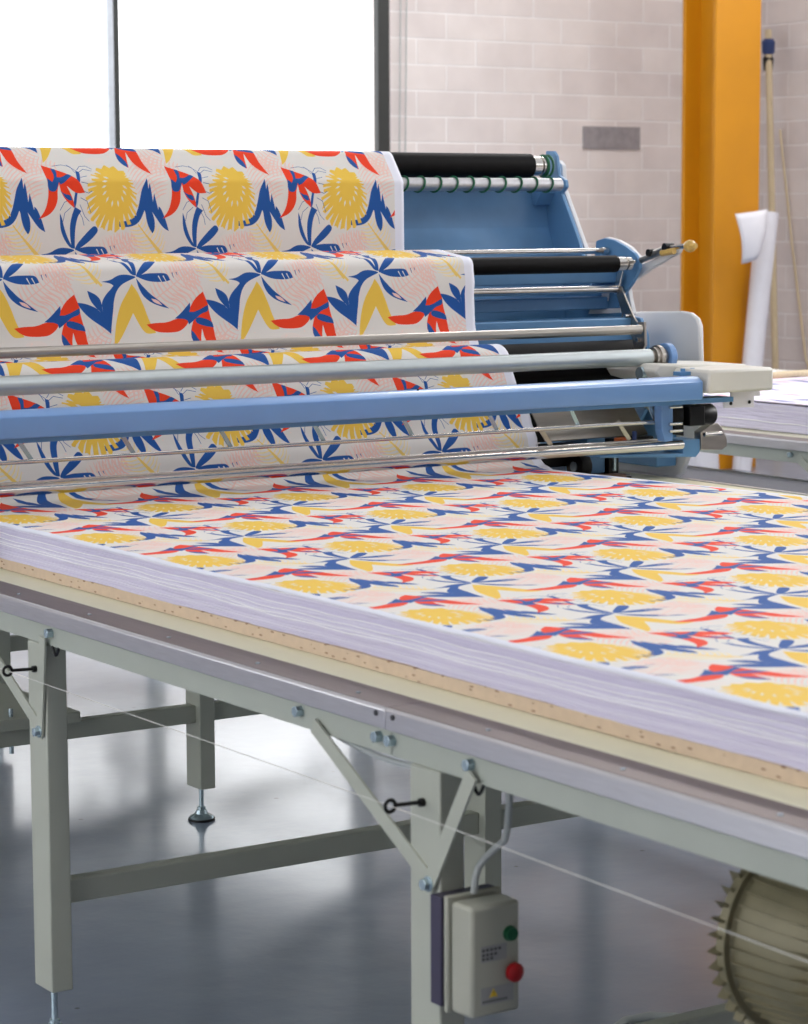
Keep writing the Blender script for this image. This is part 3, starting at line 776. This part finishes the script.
# handle on the arm: grey clamp blocks, chrome rod and amber knob
XH = 4.43
ha = [onx(px, py, XH) for px, py in ((638,262),(650,256),(668,248),(687,246),(693,246))]
ho = MB().cyl(ha[0], ha[1], .009, 14).cyl(ha[1], ha[2], .011, 14).build('handle_clamp', 'steel', SMX)
for px, py in ((648,253),(664,247)):
    a = onx(px, py, XH-.015); MB().cyl(a, a+Vector((.03, 0, 0)), .011, 12).build('clamp_screw', 'blk', ho)
MB().cyl(ha[2], ha[3], .007, 14).build('handle_rod', 'chrome', ho)
d = (ha[4]-ha[3]).normalized()
MB().lathe(ha[3]-d*.006, d, [(0, .008), (.006, .013), (.016, .017), (.026, .016), (.03, .009), (.042, .008), (.043, .002)], 20).build('knob', 'gold', ho)
a0 = onx(662, 253, XH-.01); a1 = onx(674, 251, XH-.01)
MB().cyl(a0, a1, .009, 12).build('knob', 'gold', ho)
# blue cradle panels behind the cloth
def sheet(name, y0, z0, y1, z1, x0, x1, t_, m, **k):
    n_ = Vector((0, -(z1-z0), (y1-y0))).normalized()*t_
    return MB().prism([(y0, z0), (y1, z1), (y1+n_.y, z1+n_.z), (y0+n_.y, z0+n_.z)], x0, x1, 'x').build(name, m, SMX, **k)
sheet('cradle_panel', 5.955, 1.69, 5.93, 1.56, 1.97, XS, .006, 'dblue')
sheet('cradle_panel', 5.93, 1.56, 5.86, 1.40, 1.97, XS, .006, 'dblue')
sheet('cradle_panel', 5.86, 1.40, 5.80, 1.05, 1.97, XS, .006, 'dblue')
MB().box(1.97, XS-.02, 5.585, 5.68, 1.405, 1.445).build('cross_beam', 'dblue', SMX, bevel=.003)
MB().box(1.97, XS-.02, 5.62, 5.72, 1.33, 1.365).build('cross_beam', 'dblue', SMX, bevel=.003)
MB().box(1.97, XS-.02, 5.725, 5.75, 1.338, 1.349).build('seal_strip', 'blk', SMX)
MB().box(1.97, XS-.02, 5.50, 5.60, 1.20, 1.31).build('cross_beam', 'dblue', SMX, bevel=.003)
cl_ = [onx(px, py, XS-.006) for px, py in ((534,193),(553,193),(548,205),(540,203))]
MB().prism([(a.y, a.z) for a in cl_], XS-.05, XS, 'x').build('cradle_clip', 'dblue', SMX)
# steel tray under the front beam and its straps
sheet('steel_tray', 5.17, 1.015, 5.245, 1.10, 3.86, 4.20, .003, 'steel')
sheet('steel_tray', 5.245, 1.10, 5.20, 1.155, 3.86, 4.22, .003, 'steel')
rod('tray_rod', 5.16, 1.108, 4.21, .008, 'steel', x0=3.86)
px0 = 4.13
k = 0
while px0-k*.255 > 2.0:
    x = px0-k*.255
    MB().strap((x-.02, 5.06, z0-.008), (x+.03, 5.085, 1.055), (0, 1, .3), .010, .004).build('strap', 'zinc', SMX)
    if x > 3.85: MB().strap((x-.10, 5.085, 1.066), (x-.055, 5.09, 1.014), (0, 1, .3), .011, .004).build('strap', 'steel', SMX)
    k += 1
# blue upright bracket, lower blue bracket and strip
def face(pts, Y, t_, m, nm, bevel=.002):
    q = [ony(px, py, Y) for px, py in pts]
    return MB().prism([(b.x, b.z) for b in q], Y, Y+t_, 'y').build(nm, m, SMX, bevel=bevel, smooth=False)
face([(661,403),(673,403),(673,441),(665,442),(662,430)], 5.04, .03, 'blue', 'upright_bracket')
face([(640,402),(661,402),(661,420),(655,412)], 5.08, .02, 'steel', 'gusset')
face([(600,455),(683,453.5),(683,440),(700,439),(700,452),(696,457),(600,458)], 5.12, .08, 'dblue', 'lower_bracket')
# motor
face([(672,402),(730,402),(730,400),(672,400)], 5.10, .06, 'blk', 'motor_rail')
face([(674,404),(684,404),(684,436),(674,434)], 5.08, .06, 'blk', 'motor_bracket')
a = ony(683, 415.5, 5.10); b_ = ony(698, 415.5, 5.10); c_ = ony(716, 414.5, 5.10)
mo = MB().box(a.x, b_.x, 5.07, 5.14, a.z-.027, a.z+.027).build('motor', 'blk', SMX, bevel=.004)
MB().lathe((b_.x, 5.105, b_.z+.001), (1, 0, 0), [(0, .029), (.045, .029), (.05, .026), (.052, .012)], 28).build('motor_can', 'blk', mo)
for py in (407, 424, 431):
    a = ony(673, py, 5.03); MB().cyl((a.x-.012, 5.03, a.z), (a.x+.03, 5.03, a.z), .004, 10).build('bolt', 'chrome', SMX)
# steel hook plate to the right
face([(701,432),(712,424),(718,423),(722,427),(727,439),(727,446),(722,450),(701,450)], 5.13, .03, 'steel', 'catch_plate')
a = ony(713, 434, 5.12); MB().cyl((a.x-.03, 5.12, a.z), (a.x+.03, 5.12, a.z), .006, 12).build('catch_pin', 'chrome', SMX)
# bits on the tray end
a = ony(630, 440, 5.12); MB().box(a.x-.03, a.x+.0, 5.12, 5.15, a.z-.006, a.z+.006).build('terminal', 'copper', SMX, bevel=.002)
a = ony(650, 440, 5.12); MB().box(a.x-.06, a.x+.03, 5.14, 5.19, a.z-.014, a.z+.008).build('terminal_block', 'blk', SMX, bevel=.003)
a = ony(637, 433, 5.12); MB().cyl((a.x, 5.13, a.z-.02), (a.x, 5.13, a.z+.004), .006, 10).build('sensor', 'clampblue', SMX)
# undercarriage
MB().box(1.99, 4.20, 5.42, 5.62, .985, 1.09).build('chassis_beam', 'blk', SMX, bevel=.004)
MB().box(4.10, 4.16, 5.30, 5.40, .905, 1.0).build('chassis_post', 'dblue', SMX, bevel=.003)
MB().box(4.165, 4.20, 5.29, 5.36, .90, .998).build('chassis_post', 'blk', SMX, bevel=.003)
MB().box(4.178, 4.186, 5.285, 5.29, .91, .99).build('post_strip', 'zinc', SMX)
MB().box(3.95, 4.17, 5.22, 5.25, .897, .909).build('wood_strip', 'brown', SMX, bevel=.002)
MB().box(4.10, 4.22, 5.26, 6.05, .8635, .90).build('track_shoe', 'blk', SMX, bevel=.003)
MB().box(4.46, 4.534, 5.45, 6.0, .89, 1.2).build('carriage_frame', 'dblue', SMX, bevel=.004)
a = ony(577, 460, 5.30)
w_ = MB().lathe((a.x-.01, 5.30, .928), (1, 0, 0), [(0, .018), (.002, .036), (.018, .038), (.034, .036), (.036, .018)], 24).build('guide_wheel', 'blk', SMX)
MB().lathe((a.x-.013, 5.30, .928), (1, 0, 0), [(0, .014), (.042, .014)], 16).build('wheel_hub', 'zinc', w_)
MB().box(a.x-.12, a.x+.1, 5.34, 5.40, .925, .985).build('wheel_fork', 'blk', SMX, bevel=.003)
# near side of the machine (beyond the left edge of the photo)
MB().box(1.90, 1.93, 4.95, 6.05, .9, 1.42).build('side_housing', 'white', SMX, bevel=.01, smooth=False)
MB().prism([(5.7, 1.42), (6.02, 1.42), (5.95, 1.80), (5.80, 1.80)], 1.905, 1.928, 'x').build('side_plate', 'dblue', SMX, bevel=.002)
MB().prism([(5.4, 1.42), (5.7, 1.42), (5.68, 1.53), (5.45, 1.53)], 1.905, 1.928, 'x').build('side_plate', 'dblue', SMX, bevel=.002)
MB().box(1.925, 2.09, 5.3, 6.0, .8665, .9).build('track_shoe', 'blk', SMX, bevel=.003)

# ------------------------------------------------------------------ switch box on the near leg
X0, X1, Y0, Y1, Z0, Z1 = 2.012, 2.110, 2.876, 2.9695, .438, .612
SB = empty('switch_box', (X0, Y1, Z0), 'grey switch box with green and red buttons mounted on the nearest table leg', 'switch box')
MB().box(X0-.003, X1+.003, Y0+.066, Y1, Z0+.006, Z1-.004).build('back_plate', 'violetgrey', SB, bevel=.001)
MB().box(X0, X1, Y0+.054, Y0+.064, Z0-.002, Z1).build('rim', 'boxgrey', SB, bevel=.003)
MB().prism([(X0+.006, Y0), (X1-.006, Y0), (X1-.003, Y0+.05), (X0+.003, Y0+.05)], Z0+.002, Z1-.006, 'z').build('cover', 'boxgrey', SB, bevel=.006)
g_ = MB().lathe((X1-.025, Y0+.001, .559), (0, -1, 0), [(0, .0115), (.004, .0115), (.0045, .0095), (.01, .0095)], 20)
g_.build('green_button', 'gbtn', SB, label='green start button')
MB().lathe((X1-.022, Y0+.001, .502), (0, -1, 0), [(0, .008), (.006, .008), (.007, .0142), (.014, .0142), (.017, .010)], 24).build('red_button', 'rbtn', SB, label='red mushroom stop button')
lb_ = MB().box(X0+.022, X1-.03, Y0-.0006, Y0, .522, .546).build('name_label', 'label', SB, smooth=False)
tx = MB()
for r_, (za, n_) in enumerate(((.540, 5), (.533, 4), (.527, 3))):
    for k_ in range(n_): tx.box(X0+.024+k_*.0072, X0+.0285+k_*.0072, Y0-.0009, Y0-.0005, za-.0018, za+.0018)
tx.build('label_text', 'ink', lb_, smooth=False)
wl = MB().box(X0+.022, X1-.018, Y0-.0006, Y0, .458, .484).build('warning_label', 'label', SB, smooth=False)
MB().prism([(X0+.037, .469), (X0+.051, .469), (X0+.044, .481)], Y0-.0012, Y0-.0006, 'y').build('warning_triangle', 'warn', wl, smooth=False)
tx = MB().box(X0+.0436, X0+.0446, Y0-.0016, Y0-.0012, .4725, .4778).box(X0+.0436, X0+.0446, Y0-.0016, Y0-.0012, .4705, .4715)
for k_ in range(9): tx.box(X0+.025+k_*.005, X0+.0285+k_*.005, Y0-.0009, Y0-.0005, .4615, .4645)
tx.build('label_text', 'ink', wl, smooth=False)
# conduit from box up under the table
pp = [onx(x, y, X) for x, y, X in ((474, 893, 2.06), (475, 880, 2.06), (478, 868, 2.07), (486, 857, 2.08), (496, 848, 2.09), (505, 840, 2.10), (508, 825, 2.10), (509, 805, 2.10), (510, 790, 2.10))]
tag(MB().tube(pp, .0055, 12).build('conduit', 'hose'), 'grey cable rising from the switch box and bending up under the table', 'cable')

# ------------------------------------------------------------------ blower under the table
BL = empty('side_channel_blower', (2.31, 2.5, .61), 'round finned metal blower hanging under the near table at the right edge', 'blower')
bx, bz = 2.312, .612
R = .139
MB().lathe((bx, 2.52, bz), (0, -1, 0), [(0, R*.8), (.0, R), (.016, R), (.016, R-.01), (.02, R-.014), (.12, R-.018), (.14, R-.03), (.30, R-.045), (.33, R-.07), (.34, .03)], 64).build('housing', 'blower', BL)
fn = MB()
for k in range(40):
    a = 2*math.pi*k/40; c_, s2 = math.cos(a), math.sin(a)
    e = Vector((c_, 0, s2)); tn = Vector((-s2, 0, c_))
    P0 = Vector((bx, 0, bz))
    def vv_(r, y, t): return P0+e*r+tn*t+Vector((0, y, 0))
    # long fins along the drum
    fn.add([vv_(R-.03, 2.50, -.0015), vv_(R-.03, 2.50, .0015), vv_(R-.008, 2.50, .001), vv_(R-.008, 2.50, -.001),
            vv_(R-.06, 2.19, -.0015), vv_(R-.06, 2.19, .0015), vv_(R-.032, 2.22, .001), vv_(R-.032, 2.22, -.001)],
           [(0,3,2,1),(4,5,6,7),(0,1,5,4),(1,2,6,5),(2,3,7,6),(3,0,4,7)])
fn.build('drum_fins', 'blower', BL, smooth=False)
fn = MB()
for k in range(40):
    a = 2*math.pi*k/40+.05; e = Vector((math.cos(a), 0, math.sin(a))); tn = Vector((-e.z, 0, e.x)); P0 = Vector((bx, 2.512, bz))
    fn.add([P0+e*(R-.01)+tn*.006-Vector((0, .004, 0)), P0+e*(R-.01)-tn*.004-Vector((0, .004, 0)), P0+e*(R+.011)-Vector((0, .002, 0)),
            P0+e*(R-.01)+tn*.006+Vector((0, .02, 0)), P0+e*(R-.01)-tn*.004+Vector((0, .02, 0)), P0+e*(R+.011)+Vector((0, .016, 0))],
           [(0,1,2),(3,5,4),(0,3,4,1),(1,4,5,2),(2,5,3,0)])
fn.build('rim_fins', 'blower', BL, smooth=False)
MB().box(bx-.05, bx+.05, 2.36, 2.44, bz+.10, .841).build('hanger', 'bdark', BL, bevel=.003)
MB().cyl((bx, 2.19, bz), (bx, 2.12, bz), .06, 24).build('fan_cap', 'bdark', BL, bevel=.004)
B2 = copy_tree(BL); q = onx(845, 528, 5.95); B2.location = (q.x, q.y, .60)
B2['label'] = 'dark round blower hanging under the second table in the background'

# ------------------------------------------------------------------ second table cloth
def xf2(y): return 6.93
SM2 = stack_mat('pale lilac plies', (216, 210, 234), (236, 232, 248), (252, 252, 255))
o = cloth_stack('cloth_stack', 5.74, xf2, 3.6, 8.8, .8595, .952, 22, SM2, ny=220, seed=4, dip=2.)
tag(o, 'loose stack of white lilac cloth plies on the second table in the background', 'cloth stack', kind='stuff')
# top sheet with pink and blue print
def top2():
    m = bpy.data.materials.new('pink blue print'); m.use_nodes = True; nt = m.node_tree; L = nt.links; b = nt.nodes['Principled BSDF']
    tc = nt.nodes.new('ShaderNodeTexCoord'); n_ = nt.nodes.new('ShaderNodeTexNoise'); n_.inputs['Scale'].default_value = 5; n_.inputs['Detail'].default_value = 2
    mp = nt.nodes.new('ShaderNodeMapping'); mp.inputs['Scale'].default_value = (3, .8, 1); L.new(tc.outputs['Object'], mp.inputs[0]); L.new(mp.outputs[0], n_.inputs[0])
    r = nt.nodes.new('ShaderNodeValToRGB'); r.color_ramp.interpolation = 'LINEAR'
    el = r.color_ramp.elements; el[0].position = .32; el[0].color = (*lin((70, 80, 140)), 1); el[1].position = .72; el[1].color = (*lin((226, 90, 110)), 1)
    for p_, c_ in ((.40, (214, 208, 236)), (.55, (232, 228, 244)), (.62, (240, 214, 226))):
        e = el.new(p_); e.color = (*lin(c_), 1)
    L.new(n_.outputs['Fac'], r.inputs[0]); L.new(r.outputs[0], b.inputs['Base Color']); b.inputs['Roughness'].default_value = .8
    return m
vs = []; nx_, ny_ = 30, 90
for j in range(ny_+1):
    for i in range(nx_+1):
        x = 5.742+1.186*i/nx_; y = 3.6+5.2*j/ny_
        vs.append((x, y, .9590+.003*mnoise.noise(Vector((x*3, y*2, 1)))+.0015*mnoise.noise(Vector((x*9, y*7, 5)))))
me = bpy.data.meshes.new('patterned_sheet'); me.from_pydata(vs, [], [(j*(nx_+1)+i, j*(nx_+1)+i+1, (j+1)*(nx_+1)+i+1, (j+1)*(nx_+1)+i) for j in range(ny_) for i in range(nx_)])
o = bpy.data.objects.new('patterned_sheet', me); COL.objects.link(o); me.materials.append(top2())
for p_ in me.polygons: p_.use_smooth = True
sm_ = o.modifiers.new('thickness', 'SOLIDIFY'); sm_.thickness = .001
tag(o, 'pink, lilac and blue printed cloth on top of the stack on the second table', 'cloth')
# long pale wooden bar lying on the second stack
a = onx(768, 366, 6.4); b_ = onx(808, 363, 6.9)
tag(MB().cyl((a.x, a.y, .985), (7.6, a.y+.12, .985), .014, 14).build('wooden_bar', 'wood'), 'pale round bar lying across the cloth on the second table', 'bar')

# ------------------------------------------------------------------ things leaning in the corner
XW = XR-.1
pA = onx(768, 30, 13.80*KB); pB = onx(775, 360, 13.60*KB)
d_ = (pB-pA); pF = pA+d_*((0.0-pA.z)/d_.z)
PO = empty('wooden_pole', pF, 'long pale wooden pole leaning on the wall right of the yellow column', 'pole')
MB().cyl(pF, pA, .023, 14).build('shaft', 'wood', PO)
q = pA+d_*.05
MB().lathe(q+Vector((0, 0, .05)), (0, 0, -1), [(0, .03), (.02, .045), (.09, .042), (.11, .025)], 16).build('clamp', 'clampblue', PO)
MB().lathe(q+Vector((0, 0, -.06)), (0, 0, -1), [(0, .025), (.02, .038), (.10, .03)], 14).build('clamp_head', 'blk', PO)
# thin wire on the side wall
a = onx(780, 130, XR-.02); b_ = onx(806, 360, XR-.02)
tag(MB().tube([a, (a+b_)/2+Vector((0, .01, 0)), b_, (b_.x, b_.y-.4, 0.02)], .009, 6).build('wall_wire', 'wood'), 'thin pale wire hanging down the side wall right of the wooden pole', 'wire')
# hanging cords by the window
for px, lab in ((401, 'thin hanging cord beside the window, the one nearer the window frame'), (407, 'thin hanging cord beside the window, the one further from the frame')):
    a = ony(px, -60, YB-.03); b_ = ony(px-1.5, 150, YB-.03)
    tag(MB().tube([(a.x, YB-.03, 5.9), a, b_, (b_.x, YB-.03, 1.2)], .004, 6).build('window_cord', 'hose'), lab, 'cord')
# rolled paper leaning at the column
X_ = 13.25
e0 = [ony(x, y, 14.42*KB) for x, y in ((745,212),(764,210),(771,214),(771,225),(757,362),(748,362))]
top = (e0[1]+e0[2])/2; bot = (e0[4]+e0[5])/2
dd = bot-top; foot = top+dd*((.0-top.z)/dd.z)
PR = empty('paper_roll', foot, 'tall roll of white pattern paper leaning on the yellow column with its end hanging open', 'paper roll')
MB().cyl(foot+Vector((0, 0, .0)), top, .060, 20, .070).build('roll', 'paper', PR)
fl_ = [ony(x, y, 14.30*KB) for x, y in ((735,214),(762,209),(757,240),(752,258),(741,264),(738,245))]
vs = []; 
for t_ in range(9):
    u = t_/8
    A1 = fl_[0].lerp(fl_[1], u); B1 = fl_[4].lerp(fl_[3], u)
    for s_i in range(9):
        w = s_i/8; p_ = A1.lerp(B1, w); p_ = p_+Vector((0, -.06*math.sin(u*2.2)-.03*math.sin(w*3), .0)); vs.append(p_)
ff = MB().add(vs, [(t_*9+s, t_*9+s+1, (t_+1)*9+s+1, (t_+1)*9+s) for t_ in range(8) for s in range(8)])
fo = ff.build('paper_flap', 'paper', PR); sm_ = fo.modifiers.new('thickness', 'SOLIDIFY'); sm_.thickness = .003

# pale bundle behind the machine
q = ony(701, 462, 14.0*KB)
bm_ = MB().lathe((q.x, q.y, 0), (0, 0, 1), [(0, .10), (.03, .11), (.2, .10), (.35, .11), (.45, .08), (.5, .03)], 20)
bm_.v = [(v[0]+.02*mnoise.noise(Vector(v)*6), v[1]+.02*mnoise.noise(Vector(v)*5), max(0, v[2])) for v in bm_.v]
tag(bm_.build('cloth_bundle', 'paper'), 'white cloth bundle on the floor at the foot of the yellow column', 'bundle')
# hose on the floor at the lower right
pp = [onz(x, y, .012) for x, y in ((600, 1040), (625, 1021), (650, 1016), (675, 1017), (700, 1026), (730, 1045))]
tag(MB().tube(pp, .009, 10).build('floor_hose', 'hose'), 'pale grey hose lying on the floor at the bottom edge', 'hose')

# ------------------------------------------------------------------ light
w = bpy.data.worlds.new('sky'); S.world = w; w.use_nodes = True
bg = w.node_tree.nodes['Background']; bg.inputs[0].default_value = (.97, .985, 1, 1); bg.inputs[1].default_value = 4.0
def area(name, loc, sx, sy, power, col=(1, 1, 1), rot=(0, 0, 0)):
    l = bpy.data.lights.new(name, 'AREA'); l.shape = 'RECTANGLE'; l.size = sx; l.size_y = sy; l.energy = power; l.color = col
    o = bpy.data.objects.new(name, l); COL.objects.link(o); o.location = loc; o.rotation_euler = rot; return o
for i, (x, y, pw) in enumerate(((1.5, 0, 62), (5.0, 0, 44), (1.5, 5, 14), (5.0, 5, 10), (1.5, 10, 30), (8.2, 9.6, 135), (10.2, 9, 85))):  # overhead lights out of view; last two added to brighten the back wall
    area('overhead_light', (x, y, ZC-.15), .6, 3.0, pw, (1, .985, .965))
d_ = Vector((3.6-9.9, 0, -4.1)).normalized()
area('floor_fill', (9.9, 4.3, 4.1), .35, 3.2, 180, (1, .985, .97), d_.to_track_quat('-Z', 'Y').to_euler())  # added fill light from the right, brightens the floor under the table
